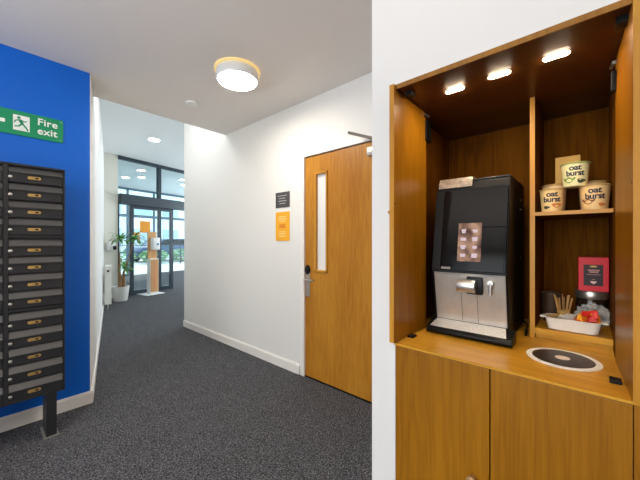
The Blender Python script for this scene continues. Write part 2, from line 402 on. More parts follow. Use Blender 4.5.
for sgn in (-1, 1): m.prism([(-1.0, 1.02), (-.5, 1.37), (.85, 1.39), (1.4, 1.02)], -.004, .004, M=Mc @ Matrix.Translation((0, sgn*.857, 0)) @ Matrix.Rotation(R(90), 4, 'X'))
m.build('side_window', M_blackgloss, car)
for dx in (-1.35, 1.35):
    for dy in (-.78, .78):
        m = MB(); m.lathe([(0, -.1), (.26, -.1), (.32, -.06), (.32, .06), (.26, .1), (0, .1)], n=24, M=Mc @ Matrix.Translation((dx, dy, .32)) @ Matrix.Rotation(R(90), 4, 'X')); m.build('wheel', M_black, car, True)
rl = thing('metal_railing', gp(7, 8)+(-.02,), 'grey metal railing outside the entrance', 'railing')
for k in range(9):
    m = MB(); m.box(2+k*1.5, 2.05+k*1.5, 7.98, 8.03, -.02, 1.05, M=G); m.build('post', M_frame, rl)
m = MB()
for z in (.35, .68, 1.02): m.box(2, 14.05, 7.985, 8.025, z, z+.035, M=G)
m.build('rail', M_frame, rl)
def leafy(name, c, rx, ry, rz, n, label, cat, trunk=0, size=.09, group=None, seed=1):
    rnd = random.Random(seed)
    root = thing(name, (c[0], c[1], -.02), label, cat, group)
    m = MB(); vs = []; fs = []
    for i in range(n):
        th = rnd.uniform(0, 2*math.pi); ph = math.acos(rnd.uniform(-1, 1)); r = rnd.uniform(.55, 1)**.5
        p = Vector((c[0]+rx*r*math.sin(ph)*math.cos(th), c[1]+ry*r*math.sin(ph)*math.sin(th), trunk+rz+rz*r*math.cos(ph)))
        q = Matrix.Rotation(rnd.uniform(0, 6.28), 3, 'Z') @ Matrix.Rotation(rnd.uniform(-1.2, 1.2), 3, 'X')
        k = len(vs)
        for v in ((-1, 0, 0), (0, -.5, .1), (1, 0, 0), (0, .5, .1)): vs.append(p + q @ (Vector(v)*size))
        fs.append((k, k+1, k+2, k+3))
    m.mesh(vs, fs); m.build('foliage', mat('shrub_leaf', (132, 172, 122), .6, var=.3, vscale=3), root)
    m = MB(); m.tube([(c[0], c[1], -.02), (c[0]+.03, c[1], trunk*.5+.2), (c[0], c[1]+.02, trunk+rz)], [.05+.04*trunk, .04+.03*trunk, .02], 8)
    m.build('stem', M_bark, root, True)
for i, a in enumerate((3.6, 5.4, 7.2, 9.0, 12.2)):
    leafy('garden_shrub', gp(a, 9.2), .76, .5, .40, 380, 'rounded green shrub behind the outside railing', 'shrub', 0, .1, 'shrubs behind the railing', i+2)

# ------------------------------------------------------------------ ceiling lamps
def round_lamp(x, y, label):
    t = thing('ceiling_lamp', (x, y, CH), label, 'lamp')
    m = MB(); m.lathe([(.0, 0), (.172, 0), (.172, -.012), (0, -.012)], (x, y, CH), 48); m.build('backing_ring', mat('lamp_glow_ring', (240, 208, 140), .4, emit=.35), t, True)
    m = MB(); m.lathe([(0, -.012), (.152, -.012), (.157, -.02), (.157, -.074), (.151, -.082), (.144, -.082), (.144, -.076), (0, -.08)], (x, y, CH), 48); m.build('lamp_body', M_plastic, t, True)
    m = MB(); m.lathe([(0, -.0765), (.1435, -.0765), (.141, -.087), (.115, -.091), (0, -.092)], (x, y, CH), 48); m.build('diffuser', M_lamp, t, True)
round_lamp(1.320, 2.022, 'round white flush ceiling lamp lit on the low ceiling')
sd = MB(); sd.lathe([(0, 0), (.052, 0), (.055, -.006), (.05, -.02), (.03, -.026), (0, -.027)], (1.337, 2.811, CH), 32)
tag(sd.build('smoke_detector', M_plastic, None, True), 'small white disc detector on the low ceiling beyond the round lamp', 'detector')
def downlight(x, y, z, label, group=None):
    t = thing('downlight', (x, y, z), label, 'lamp', group)
    m = MB(); m.lathe([(.10, 0), (.115, 0), (.115, -.006), (.098, -.010), (.092, -.002)], (x, y, z), 32); m.build('rim', M_plastic, t, True)
    m = MB(); m.lathe([(0, -.001), (.092, -.001), (.09, -.005), (0, -.006)], (x, y, z), 32); m.build('diffuser', M_down, t, True)
downlight(2.225, 6.24, CH2, 'round recessed downlight in the lobby ceiling before the glass screen')
for p in ((2.95, 9.2), (3.28, 10.2), (2.96, 10.6), (4.75, 10.55), (4.3, 9.65)):
    downlight(*p, CH2, 'round recessed downlight in the porch ceiling behind the glass', 'downlights in the porch ceiling')

# ------------------------------------------------------------------ fire exit sign
fs = thing('fire_exit_sign', (.19, YB, 2.0), 'green fire exit sign with running man on the blue wall', 'sign')
m = MB(); m.box(-.12, .412, YB-.008, YB-.0005, 1.995, 2.162, bev=.002); m.build('board', M_green, fs)
m = MB(); z0, s_ = 2.012, 1.0
yy = YB-.0095
# arrow pointing left
m.prism([(-.10, 2.078), (-.045, 2.13), (-.02, 2.13), (-.058, 2.091), (.112, 2.091), (.112, 2.066), (-.058, 2.066), (-.02, 2.027), (-.045, 2.027)], 0, .0012, M=onY(0, YB-.008, 0))
m.build('arrow', M_paper, fs)
for wd, zz in (('Fire', 2.094), ('exit', 2.030)):
    m = MB(); put(m, text_bm(wd, .068, 'LEFT', .0012, 1.04), onY(.270, YB-.0088, zz)); m.build('lettering', M_paper, fs)
m = MB(); m.box(.150, .232, YB-.0092, YB-.0081, 2.028, 2.132); pg = m.build('pictogram_panel', M_paper, fs)
m = MB(); Mp = onY(.19, YB-.0093, 2.08)
def limb(p, q, w):
    d = Vector((q[0]-p[0], q[1]-p[1])); n = Vector((-d.y, d.x)).normalized()*w/2
    m.prism([(p[0]-n.x, p[1]-n.y), (q[0]-n.x, q[1]-n.y), (q[0]+n.x, q[1]+n.y), (p[0]+n.x, p[1]+n.y)], 0, .001, M=Mp)
m.prism([(-.012+.0085*math.cos(a*.5236), .035+.0085*math.sin(a*.5236)) for a in range(12)], 0, .001, M=Mp)
limb((-.008, .022), (.006, -.006), .017); limb((-.008, .022), (-.03, .012), .007); limb((-.03, .012), (-.033, -.004), .006)
limb((-.004, .02), (.018, .012), .007); limb((.018, .012), (.027, .02), .006); limb((.004, -.004), (-.014, -.024), .009)
limb((-.014, -.024), (-.034, -.026), .008); limb((.006, -.004), (.022, -.024), .009); limb((.022, -.024), (.034, -.046), .008)
m.build('running_figure', M_green, fs, sub=pg)
for z in (2.012, 2.145):
    m = MB(); m.lathe([(0, 0), (.004, 0), (.003, .0015), (0, .002)], n=12, M=Matrix.Translation((.398, YB-.008, z)) @ Matrix.Rotation(R(90), 4, 'X')); m.build('screw', M_steel, fs)

# ------------------------------------------------------------------ letterbox bank
YF = 2.6
lb = thing('letterbox_bank', (.1, YF+.08, 0), 'tall charcoal letterbox bank on legs against the blue wall', 'letterboxes')
plates = [1.663, 1.556, 1.449, 1.342, 1.213, 1.106, .999, .892, .761, .654, .547, .44, .333]
cols = ((-.166, .097), (.108, .371))
m = MB(); m.box(-.172, .376, YF+.02, YF+.22, .285, 1.742)
for x0, x1 in cols:
    m.box(x0-.006, x0+.004, YF-.004, YF+.02, .285, 1.742); m.box(x1-.004, x1+.005, YF-.004, YF+.02, .285, 1.742)
    m.box(x0, x1, YF-.004, YF+.02, 1.73, 1.742); m.box(x0, x1, YF-.004, YF+.02, .285, .300)
    for zz in (1.302, .850): m.box(x0, x1, YF-.002, YF+.02, zz-.010, zz+.002)
m.build('housing', M_char, lb)
for x0, x1 in cols:
    for zp in plates:
        zb, zt = zp-.034, zp+.069
        m = MB(); m.box(x0+.006, x1-.006, YF+.0, YF+.019, zb, zt-.046, bev=.0015); d = m.build('letterbox_door', M_char, lb)
        m = MB()   # sloping flap over the slot, its lower lip standing proud
        m.prism([(0, zt-.004), (.005, zt-.004), (-.016, zt-.043), (-.020, zt-.046), (-.021, zt-.041)], x0+.007, x1-.007,
                M=Matrix(((0, 0, 1, 0), (1, 0, 0, YF+.012), (0, 1, 0, 0), (0, 0, 0, 1))))
        m.build('flap', M_char2, lb, sub=d)
        m = MB(); m.lathe([(0, 0), (.009, 0), (.009, .004), (.006, .006), (0, .006)], n=16, M=Matrix.Translation((x0+.014, YF, zb+.030)) @ Matrix.Rotation(R(90), 4, 'X')); m.build('lock', M_steel, lb, True, sub=d)
        m = MB(); xm = x0+.120; pts = []
        for k in range(16):
            a = k*math.pi/8; pts.append((xm + (.022 if math.cos(a) > 0 else -.022) + .0095*math.cos(a), zp + .0095*math.sin(a)))
        m.prism(pts, 0, .002, M=onY(0, YF, 0)); n_ = m.build('nameplate', M_brass, lb, sub=d)
        # the card in the plate and its dark number
        m = MB(); m.box(xm+.004, xm+.018, YF-.0028, YF-.0021, zp-.0045, zp+.0045); m.bm.transform(Matrix.Identity(4)); m.build('number_slot', M_black, lb, sub=d)
for x0 in (-.13, .284):
    m = MB(); m.box(x0, x0+.052, YF+.005, YF+.17, .006, .2848, bev=.002); l = m.build('leg', M_char, lb)
    m = MB(); m.box(x0-.012, x0+.064, YF-.005, YF+.18, .0, .006); m.build('foot_plate', mat('foot_plate_grey', (120, 118, 112), .5), lb, sub=l)

# ------------------------------------------------------------------ door-wall signs
s1 = thing('information_sign', (XD, 2.3, 1.605), 'charcoal notice above the orange one left of the oak door', 'sign')
m = MB(); m.box(XD-.006, XD-.0005, 2.196, 2.404, 1.607, 1.762, bev=.001); m.build('board', M_sign_dark, s1)
m = MB()
for k, (w0, w1) in enumerate(((.03, .17), (.05, .15), (.04, .165), (.06, .15))):
    m.box(XD-.0066, XD-.0061, 2.404-w1, 2.404-w0, 1.722-k*.026, 1.729-k*.026)
m.build('printed_lines', mat('print_grey', (178, 174, 174), .6), s1)
s2 = thing('notice_sign', (XD, 2.3, 1.27), 'orange notice below the charcoal one left of the oak door', 'sign')
m = MB(); m.box(XD-.006, XD-.0005, 2.196, 2.404, 1.272, 1.563, bev=.001); m.build('board', M_orange, s2)
m = MB()
for k, (w0, w1) in enumerate(((.05, .165), (.04, .17), (.06, .15))): m.box(XD-.0066, XD-.0061, 2.404-w1, 2.404-w0, 1.512-k*.022, 1.518-k*.022)
m.build('printed_heading', mat('print_heading', (252, 226, 160), .6), s2); m = MB()
for k in range(4): m.box(XD-.0066, XD-.0061, 2.25, 2.35, 1.36-k*.016, 1.365-k*.016)
m.build('printed_lines', mat('print_pale', (250, 222, 150), .6), s2)
m = MB(); m.box(XD-.0066, XD-.0061, 2.255, 2.345, 1.40, 1.44); m.build('printed_panel', mat('print_dark_orange', (220, 134, 20), .6), s2)

# ------------------------------------------------------------------ radiator, wall unit, plant, sanitiser stand, posters
rv = Vector((1.807-.593, 7.927-2.925, 0)).normalized(); rn = Vector((rv.y, -rv.x, 0)); ro = Vector((.593, 2.925, 0)) + rv*3.80
RM = Matrix(((rv.x, rn.x, 0, ro.x), (rv.y, rn.y, 0, ro.y), (0, 0, 1, 0), (0, 0, 0, 1)))
rd = thing('radiator', tuple(ro + rn*.08 + rv*.4), 'white panel radiator on the white corridor wall', 'radiator')
m = MB()
for b0 in (.035, .105): m.box(0, .55, b0, b0+.022, .10, .79, bev=.006, M=RM)
for k in range(12): m.box(.03+k*.041, .05+k*.041, .127, .131, .13, .76, bev=.0015, M=RM)
m.build('panel', M_rad, rd)
m = MB(); m.box(.0, .55, .033, .13, .7905, .80, bev=.002, M=RM); m.box(-.004, -.0005, .03, .132, .105, .797, M=RM); m.build('casing', M_rad, rd)
m = MB(); m.tube([RM @ Vector((.03, .08, .0005)), RM @ Vector((.03, .08, .10))], .012, 10); m.tube([RM @ Vector((.52, .08, .0005)), RM @ Vector((.52, .08, .10))], .012, 10); m.build('pipe', M_steel, rd, True)
m = MB(); m.tube([RM @ Vector((-.045, .08, .72)), RM @ Vector((-.0045, .08, .72))], .018, 12); m.build('valve', M_black, rd, True)
for dx in (.08, .44):
    m = MB(); m.box(dx, dx+.03, .0005, .0345, .3, .6, M=RM); m.build('bracket', M_rad, rd)
wu = thing('wall_dispenser', tuple(GO + GU*.1 + Vector((0, 0, 1.05))), 'small white wall unit with a black spot above the radiator', 'dispenser')
m = MB(); m.box(.03, .20, -.09, -.0005, 1.05, 1.25, bev=.03, M=G, seg=4); m.build('housing', M_plastic, wu, True)
m = MB(); m.box(.13, .20, -.125, -.0905, 1.075, 1.16, bev=.015, M=G); m.build('sensor', M_black, wu, True)

pt = thing('potted_palm', (1.985, 7.44, 0), 'spiky green potted plant in a white planter by the glass screen', 'plant')
px_, py_ = 1.985, 7.44
m = MB(); m.lathe([(0, .0), (.125, .0), (.13, .01), (.168, .30), (.171, .31), (.162, .31), (.155, .27), (0, .27)], (px_, py_, 0), 40); m.build('planter', M_pot, pt, True)
m = MB(); m.lathe([(0, .2705), (.153, .2705), (.10, .285), (0, .29)], (px_, py_, 0), 24); m.build('soil', M_soil, pt, True)
rt = Vector((.664, -.748, 0))
heads = [((px_, py_, 0), Vector((px_, py_, .275)), Vector((px_-.01, py_+.01, .62)), Vector((px_, py_, 1.27)), .40, 30),
         ((px_, py_, 0), Vector((px_+.05, py_-.03, .275)), Vector((px_+.05, py_-.05, .60)), Vector((px_, py_, 1.27))+rt*.30+Vector((0, 0, .02)), .36, 26),
         ((px_, py_, 0), Vector((px_-.03, py_-.05, .275)), Vector((px_+.0, py_-.05, .45)), Vector((px_, py_, .66))+rt*.10, .30, 20)]
rnd = random.Random(3)
for _, a, bm_, hd, LL, nn in heads:
    m = MB(); m.tube([a, a.lerp(bm_, .5), bm_, bm_.lerp(hd, .6), hd], [.034, .032, .022, .0065, .006], 10); m.build('cane', M_bark, pt, True)
    vs, fcs = [], []
    for k in range(nn):
        az = k*2.39996 + rnd.uniform(-.2, .2); up = .95 - 1.25*(1-k/nn) + rnd.uniform(-.12, .12); L = LL*rnd.uniform(.8, 1.1)*(1-.5*max(0, -math.cos(az-.24)))
        h = Vector((math.cos(az), math.sin(az), 0)); sd_ = Vector((-h.y, h.x, 0)); p = hd.copy(); ang = up+.35; st = []
        for j in range(7):
            t_ = j/6; wdt = .022*(math.sin(math.pi*min(1, .18+t_*.82)))**.8 if j < 6 else .001
            st.append((p + sd_*wdt + Vector((0, 0, .004)), p.copy(), p - sd_*wdt + Vector((0, 0, .004))))
            p = p + (h*math.cos(ang) + Vector((0, 0, math.sin(ang))))*L/6; ang -= .26
        k0 = len(vs)
        for tri in st: vs.extend(tri)
        for j in range(6):
            q = k0+3*j; fcs += [(q, q+1, q+4, q+3), (q+1, q+2, q+5, q+4)]
    m = MB(); m.mesh(vs, fcs); m.build('leaf_rosette', M_leaf, pt, True)

sn = thing('sanitiser_stand', tuple(GO + GU*.93 + GN*-.3), 'pale wooden hand sanitiser stand before the glass door', 'stand')
m = MB(); m.box(.66, 1.10, -.50, -.08, 0, .014, bev=.004, M=G); m.build('base_plate', M_plastic, sn)
m = MB(); m.box(.775, .99, -.42, -.30, .0145, .85, bev=.004, M=G); m.build('pedestal', M_plastic, sn)
m = MB(); m.box(.79, .978, -.432, -.4205, .06, .83, bev=.002, M=G); m.build('front_panel', M_oak_pale, sn)
m = MB(); m.box(.88, .9, -.4345, -.4325, .14, .76, M=G); m.build('inlay_strip', mat('inlay', (226, 130, 96), .6), sn)
m = MB(); m.box(.78, 1.0, -.33, -.305, .851, 1.49, bev=.003, M=G); m.build('backboard', M_oak_pale, sn)
dsp = MB(); dsp.box(.83, 1.01, -.45, -.3305, 1.06, 1.35, bev=.02, M=G, seg=3); dd = dsp.build('dispenser', M_plastic, sn, True)
m = MB(); m.box(.92, .98, -.4515, -.4502, 1.17, 1.215, M=G); m.build('badge', mat('badge_blue', (60, 110, 160), .5), sn, sub=dd)
for nm, a0, a1, z0, z1, lab, mm in (('orange_poster', .79, 1.045, 1.475, 1.755, 'square orange poster on the sliding glass door above the sanitiser stand', M_orange2),
                                   ('orange_notice', .64, .785, 1.40, 1.475, 'thin orange notice on the door glass left of the square poster', M_orange2),
                                   ('orange_notice', 1.09, 1.20, 1.34, 1.47, 'small orange notice on the door glass right of the sanitiser backboard', M_orange2),
                                   ('tan_notice', .72, .79, 1.22, 1.38, 'small tan notice on the door glass left of the white dispenser', M_tan)):
    m = MB(); m.box(a0, a1, -.0065, -.0045, z0, z1, M=G); tag(m.build(nm, mm), lab, 'notice')

# ------------------------------------------------------------------ the coffee cupboard
bc = thing('base_cabinet', (1.36, .22, 0), 'oak base cabinet with two doors under the coffee machine', 'cabinet')
m = MB(); m.box(1.022, 1.74, -.098, .549, .0, .05); m.box(1.022, 1.74, -.098, -.082, .05, .874); m.box(1.022, 1.74, .533, .549, .05, .874); m.box(1.724, 1.74, -.082, .533, .05, .874); m.box(1.022, 1.724, -.082, .533, .05, .066)
m.box(1.0, 1.022, -.1, -.0795, 0, .8915)
m.build('carcass', M_oak, bc)
for y0, y1 in ((.2185, .522), (-.078, .2155)):
    m = MB(); m.box(1.001, 1.020, y0, y1, .052, .8905, bev=.0015); dr = m.build('cabinet_door', M_oak, bc)
    if y0 > .2:
        m = MB(); m.lathe([(0, 0), (.007, 0), (.006, .01), (.009, .015), (.014, .02), (.0145, .027), (.01, .032), (0, .033)], n=24, M=Matrix.Translation((1.0015, .262, .549)) @ Matrix.Rotation(R(-90), 4, 'Y'))
        m.build('knob', mat('knob_satin', (176, 140, 96), .35, .4), bc, True, sub=dr)
wt = MB(); wt.box(1.023, 1.74, -.099, .574, .8755, .9); wt.box(.999, 1.0229, -.099, .5245, .8925, .9)
tag(wt.build('worktop', M_oak_top), 'oak worktop carrying the coffee machine', 'worktop')

oc = thing('wall_cupboard', (1.36, .22, .9), 'open oak cupboard with pocket doors above the oak worktop', 'cupboard')
m = MB(); m.box(1.004, 1.74, -.099, .5375, 1.823, 1.8355); m.box(1.022, 1.74, .5375, .5935, 1.823, 1.851)
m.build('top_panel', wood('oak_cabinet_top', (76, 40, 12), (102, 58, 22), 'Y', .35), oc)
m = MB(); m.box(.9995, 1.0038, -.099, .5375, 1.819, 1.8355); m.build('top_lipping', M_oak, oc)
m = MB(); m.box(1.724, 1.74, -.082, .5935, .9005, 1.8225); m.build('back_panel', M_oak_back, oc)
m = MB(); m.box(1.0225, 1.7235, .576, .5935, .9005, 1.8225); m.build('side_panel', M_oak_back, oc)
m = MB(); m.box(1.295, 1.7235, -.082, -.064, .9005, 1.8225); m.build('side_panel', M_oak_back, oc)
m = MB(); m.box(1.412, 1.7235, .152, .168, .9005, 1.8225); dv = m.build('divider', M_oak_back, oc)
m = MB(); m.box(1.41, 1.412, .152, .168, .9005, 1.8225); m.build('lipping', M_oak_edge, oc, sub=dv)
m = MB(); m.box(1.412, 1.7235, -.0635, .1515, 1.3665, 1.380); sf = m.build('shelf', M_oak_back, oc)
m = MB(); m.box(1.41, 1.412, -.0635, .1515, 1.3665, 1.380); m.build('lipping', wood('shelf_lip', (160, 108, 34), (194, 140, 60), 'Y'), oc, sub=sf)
m = MB(); m.box(1.41, 1.7235, -.0635, .1515, .917, .938); m.box(1.425, 1.7235, -.0635, .1515, .9005, .917); m.build('plinth_shelf', M_oak_top, oc)
# the two pocket doors stand open at right angles to the front
for s_, p0, p1 in ((1, (.984, .520), (1.272, .520)), (-1, (.984, -.0765), (1.288, -.0625))):
    dx = Vector((p1[0]-p0[0], p1[1]-p0[1], 0)); L = dx.length; dx.normalize(); n = Vector((-dx.y, dx.x, 0))*s_
    Md = Matrix(((dx.x, n.x, 0, p0[0]), (dx.y, n.y, 0, p0[1]), (0, 0, 1, 0), (0, 0, 0, 1)))
    m = MB(); m.box(.002, L, .0, .0175, .9035, 1.818, M=Md); dr = m.build('pocket_door', M_oak, oc)
    m = MB(); m.box(0, .002, .0, .0175, .9035, 1.833, M=Md); m.box(.0021, .0145, .0, .0175, 1.8181, 1.833, M=Md); m.build('lipping', M_oak_edge, oc, sub=dr)
    m = MB(); m.box(L-.01, L+.045, -.006, .012, 1.70, 1.79, bev=.002, M=Md) if s_ > 0 else m.box(L-.03, L-.001, -.012, -.0005, 1.72, 1.78, bev=.002, M=Md)
    m.build('hinge', M_black, oc, sub=dr)
    m = MB(); m.tube([Md @ Vector((L-.035, -.006, 1.802)), Md @ Vector((L+.01, -.008, 1.805))], .005, 8); m.build('hinge_pin', M_steel, oc, True, sub=dr)
    m = MB(); m.lathe([(0, 0), (.004, 0), (.004, .003), (.0065, .005), (.006, .008), (0, .009)], n=16, M=Md @ Matrix.Translation((.010, .0178, 1.375)) @ Matrix.Rotation(R(-90), 4, 'X')); m.build('knob', mat('knob_brass', (190, 140, 70), .35, .6), oc, True, sub=dr)
    m = MB(); m.lathe([(0, 0), (.0035, 0), (.003, .001), (0, .0012)], n=12, M=Md @ Matrix.Translation((.010, -.0002, 1.405)) @ Matrix.Rotation(R(90), 4, 'X')); m.build('screw', M_black, oc, True, sub=dr)
for i, (x, y, z0, z1) in enumerate(((1.06, .493, 1.806, 1.8225), (1.06, -.064, 1.806, 1.8225), (1.107, .508, .9005, .908), (1.107, -.054, .9005, .908))):
    m = MB(); m.box(x-.017, x+.017, y-.012, y+.012, z0, z1, bev=.0015); m.build('catch', M_black, oc)
for i, (x, y) in enumerate(((1.150, .363), (1.143, .220), (1.140, .071))):
    t = thing('cupboard_light', (x, y, 1.823), ('oblong LED light in the cupboard top nearest the left pocket door', 'middle of three oblong LED lights in the cupboard top', 'oblong LED light in the cupboard top nearest the right pocket door')[i], 'lamp')
    pts = lambda w, r: [((w if math.cos(k*math.pi/8) > 0 else -w) + r*math.cos(k*math.pi/8), r*math.sin(k*math.pi/8)) for k in range(16)]
    Ml = Matrix.Translation((x, y, 1.8225)) @ Matrix.Rotation(R(90), 4, 'Z')
    m = MB(); m.prism(pts(.020, .0135), -.002, 0, M=Ml); m.build('rim', M_steel, t)
    m = MB(); m.prism(pts(.020, .0115), -.0035, -.0021, M=Ml); m.build('diffuser', M_led, t)

# chute disc in the worktop
DX, DY = 1.214, .060
ds = thing('chute_disc', (DX, DY, .9), 'black and white disc set into the worktop before the shelf', 'disc')
for nm, r1, z0, z1, mm in (('rim', .094, .0004, .0024, mat('disc_white', (236, 230, 220), .4)), ('face', .078, .0025, .0034, mat('disc_black', (36, 26, 22), .35)), ('centre_spot', .019, .0035, .0041, mat('disc_cream', (230, 216, 196), .45))):
    m = MB(); m.lathe([(0, z0), (r1, z0), (r1-.0005, z1), (0, z1)], (DX, DY, .9), 56); m.build(nm, mm, ds, True)

# ------------------------------------------------------------------ coffee machine
cm = thing('coffee_machine', (1.42, .34, .9), 'black and silver coffee machine with a lit touchscreen', 'coffee machine')
y0, y1 = .212, .480
SP = Matrix(((1, 0, 0, 0), (0, 0, 1, 0), (0, 1, 0, 0), (0, 0, 0, 1)))     # profile (x, z) pulled along y
XT, ZT, XM, ZM, XB, ZB = 1.288, 1.482, 1.232, 1.150, 1.270, .948  # machine scaled up about the camera by reworking its numbers from image pixels
m = MB(); m.prism([(XT, ZT), (XM, ZM), (XB, ZB), (XB, .912), (1.60, .912), (1.60, 1.514), (1.31, 1.514), (1.296, 1.506)], y0, y1, M=SP, bev=.004)
m.build('body', M_black, cm)
def slope(x0, z0, x1, z1, ya, yb, th, bev=0):
    """slab lying on the leaning front between (x0,z0) and (x1,z1)"""
    d = Vector((x1-x0, z1-z0)); n = Vector((-abs(d.y), d.x if d.y > 0 else -d.x)).normalized()*th
    mm = MB(); mm.prism([(x0, z0), (x1, z1), (x1+n.x, z1+n.y), (x0+n.x, z0+n.y)], ya, yb, M=SP, bev=bev); return mm
def fx(z): return XM + (z-ZM)*(XT-XM)/(ZT-ZM)
fp = slope(fx(1.154)-.0005, 1.154, fx(1.474)-.0005, 1.474, .216, .444, .007, .002).build('front_panel', M_blackgloss, cm)
slope(fx(1.154)-.0005, 1.154, fx(1.474)-.0005, 1.474, .4445, .478, .006, .002).build('side_trim', mat('trim_black', (14, 14, 15), .5, spec=.2), cm)
def screen_mat():
    m = bpy.data.materials.new('touchscreen'); m.use_nodes = True; nt = m.node_tree; nt.nodes.remove(nt.nodes['Principled BSDF'])
    tc = nt.nodes.new('ShaderNodeTexCoord'); n = nt.nodes.new('ShaderNodeTexNoise'); n.inputs['Scale'].default_value = 24; n.inputs['Detail'].default_value = 3
    r = nt.nodes.new('ShaderNodeValToRGB'); e = r.color_ramp.elements
    e[0].position = .32; e[0].color = lin((74, 48, 56)) + (1,); e[1].position = .68; e[1].color = lin((214, 170, 142)) + (1,)
    em = nt.nodes.new('ShaderNodeEmission'); em.inputs[1].default_value = .55
    nt.links.new(tc.outputs['Object'], n.inputs['Vector']); nt.links.new(n.outputs['Fac'], r.inputs['Fac'])
    nt.links.new(r.outputs['Color'], em.inputs[0]); nt.links.new(em.outputs[0], nt.nodes['Material Output'].inputs[0]); return m
slope(fx(1.192)-.0082, 1.192, fx(1.339)-.0082, 1.339, .298, .381, .0012).build('touchscreen', screen_mat(), cm, sub=fp)
for r_ in range(4):
    for c_ in range(2):
        z = 1.308 - r_*.031; yc = .361 - c_*.041
        w0, w1 = ((.009, .006), (.010, .010), (.011, .006), (.010, .008))[(r_+c_*2) % 4]; hh = .006 if (r_+c_) % 2 else .008
        m = MB(); m.mesh([(fx(z+hh)-.0100, yc+w0, z+hh), (fx(z+hh)-.0100, yc-w0, z+hh), (fx(z-hh)-.0100, yc-w1, z-hh), (fx(z-hh)-.0100, yc+w1, z-hh)], [(0, 1, 2, 3)])
        m.build('drink_icon', M_icon, cm, sub=fp)
M_seam = mat('seam_black', (4, 4, 5), .7, spec=.1)
slope(fx(1.3205)-.0080, 1.3205, fx(1.3235)-.0080, 1.3235, .222, .298, .0006).build('panel_seam', M_seam, cm, sub=fp)
slope(fx(1.16)-.0080, 1.16, fx(1.32)-.0080, 1.32, .222, .2235, .0006).build('panel_seam', M_seam, cm, sub=fp)
slope(fx(1.160)-.0078, 1.160, fx(1.168)-.0078, 1.168, .405, .440, .0006).build('badge', mat('badge_grey', (120, 112, 104), .4, .5), cm, sub=fp)
def lx(z): return XM + (ZM-z)*(XB-XM)/(ZM-ZB)
lp = slope(lx(.955)-.001, .955, lx(1.147)-.001, 1.147, .217, .468, .006, .0015).build('lower_panel', M_steel2, cm)
for yc in (.368, .312):
    slope(lx(.957)-.0072, .957, lx(1.075)-.0072, 1.075, yc-.0007, yc+.0007, .0004).build('seam', M_black, cm, sub=lp)
slope(lx(1.139)-.0072, 1.139, lx(1.1465)-.0072, 1.1465, .218, .467, .0012).build('bright_edge', M_steel, cm, sub=lp)
m = MB(); m.box(lx(1.1)-.022, lx(1.1)-.0075, .289, .345, 1.070, 1.136, bev=.005); m.build('spout_housing', M_black, cm, True)
m = MB(); m.prism([(lx(1.1)-.045+.017*math.cos(a), 1.103+.024*math.sin(a)) for a in [k*math.pi/8 for k in range(16)]], .306, .370, M=SP, bev=.003)
m.box(lx(1.1)-.045, lx(1.1)-.0225, .308, .368, 1.081, 1.125)
m.build('spout', M_steel, cm, True)
m = MB(); xn = lx(1.12)
m.tube([(xn-.007, .262, 1.118), (xn-.026, .262, 1.118)], .009, 12); m.tube([(xn-.022, .262, 1.119), (xn-.024, .262, 1.075)], [.006, .0045], 10)
m.build('water_nozzle', M_steel, cm, True)
# drip tray
m = MB(); m.prism([(1.269, .903), (1.269, .951), (1.262, .951), (1.204, .927), (1.197, .920), (1.197, .912), (1.206, .9035)], .192, .490, M=SP, bev=.003); tr = m.build('drip_tray', M_black, cm, True)
gz = lambda x: .927 + (x-1.204)*.024/.058 + .0012
gc = [(1.261, .222), (1.261, .468), (1.210, .478), (1.210, .212)]
m = MB(); m.mesh([(x, y, gz(x)+.0012) for x, y in gc] + [(x, y, gz(x)) for x, y in gc], [(0, 1, 2, 3), (7, 6, 5, 4), (0, 3, 7, 4), (1, 5, 6, 2), (0, 4, 5, 1), (2, 6, 7, 3)])
m.build('drip_grid', mat('perforated_steel', (224, 218, 210), .3, .55, var=.2, vscale=260), cm, sub=tr)
m = MB(); m.tube([(1.605, .225, .93), (1.625, .215, .908), (1.58, .195, .9045), (1.46, .188, .9045), (1.405, .180, .9045), (1.398, .176, .925)], .0035, 8); m.build('power_cable', M_black, cm, True)
# lids, screws, feet
m = MB(); m.box(1.2985, 1.50, .341, .470, 1.5145, 1.527, bev=.002); m.prism([(1.2945, 1.507), (1.2865, 1.4865), (1.2835, 1.4870), (1.2905, 1.512), (1.2984, 1.5265), (1.2984, 1.5145)], .341, .470, M=SP); m.build('bean_lid', mat('smoked_lid', (168, 154, 140), .28, .5, var=.3, vscale=60), cm)
m = MB(); m.box(1.31, 1.58, .216, .3395, 1.5145, 1.518, bev=.001); m.build('rear_lid', mat('blue_black_lid', (30, 36, 46), .3), cm)
for z in (1.44, 1.40, 1.20):
    m = MB(); m.lathe([(0, 0), (.004, 0), (.003, .002), (0, .002)], n=10, M=Matrix.Translation((1.50, .2118, z)) @ Matrix.Rotation(R(90), 4, 'X')); m.build('screw', M_steel, cm)
for xx in (1.30, 1.56):
    for yy in (.237, .455):
        m = MB(); m.lathe([(0, .0005), (.014, .0005), (.012, .0125), (0, .0125)], (xx, yy, .9), 16); m.build('foot', M_black, cm, True)
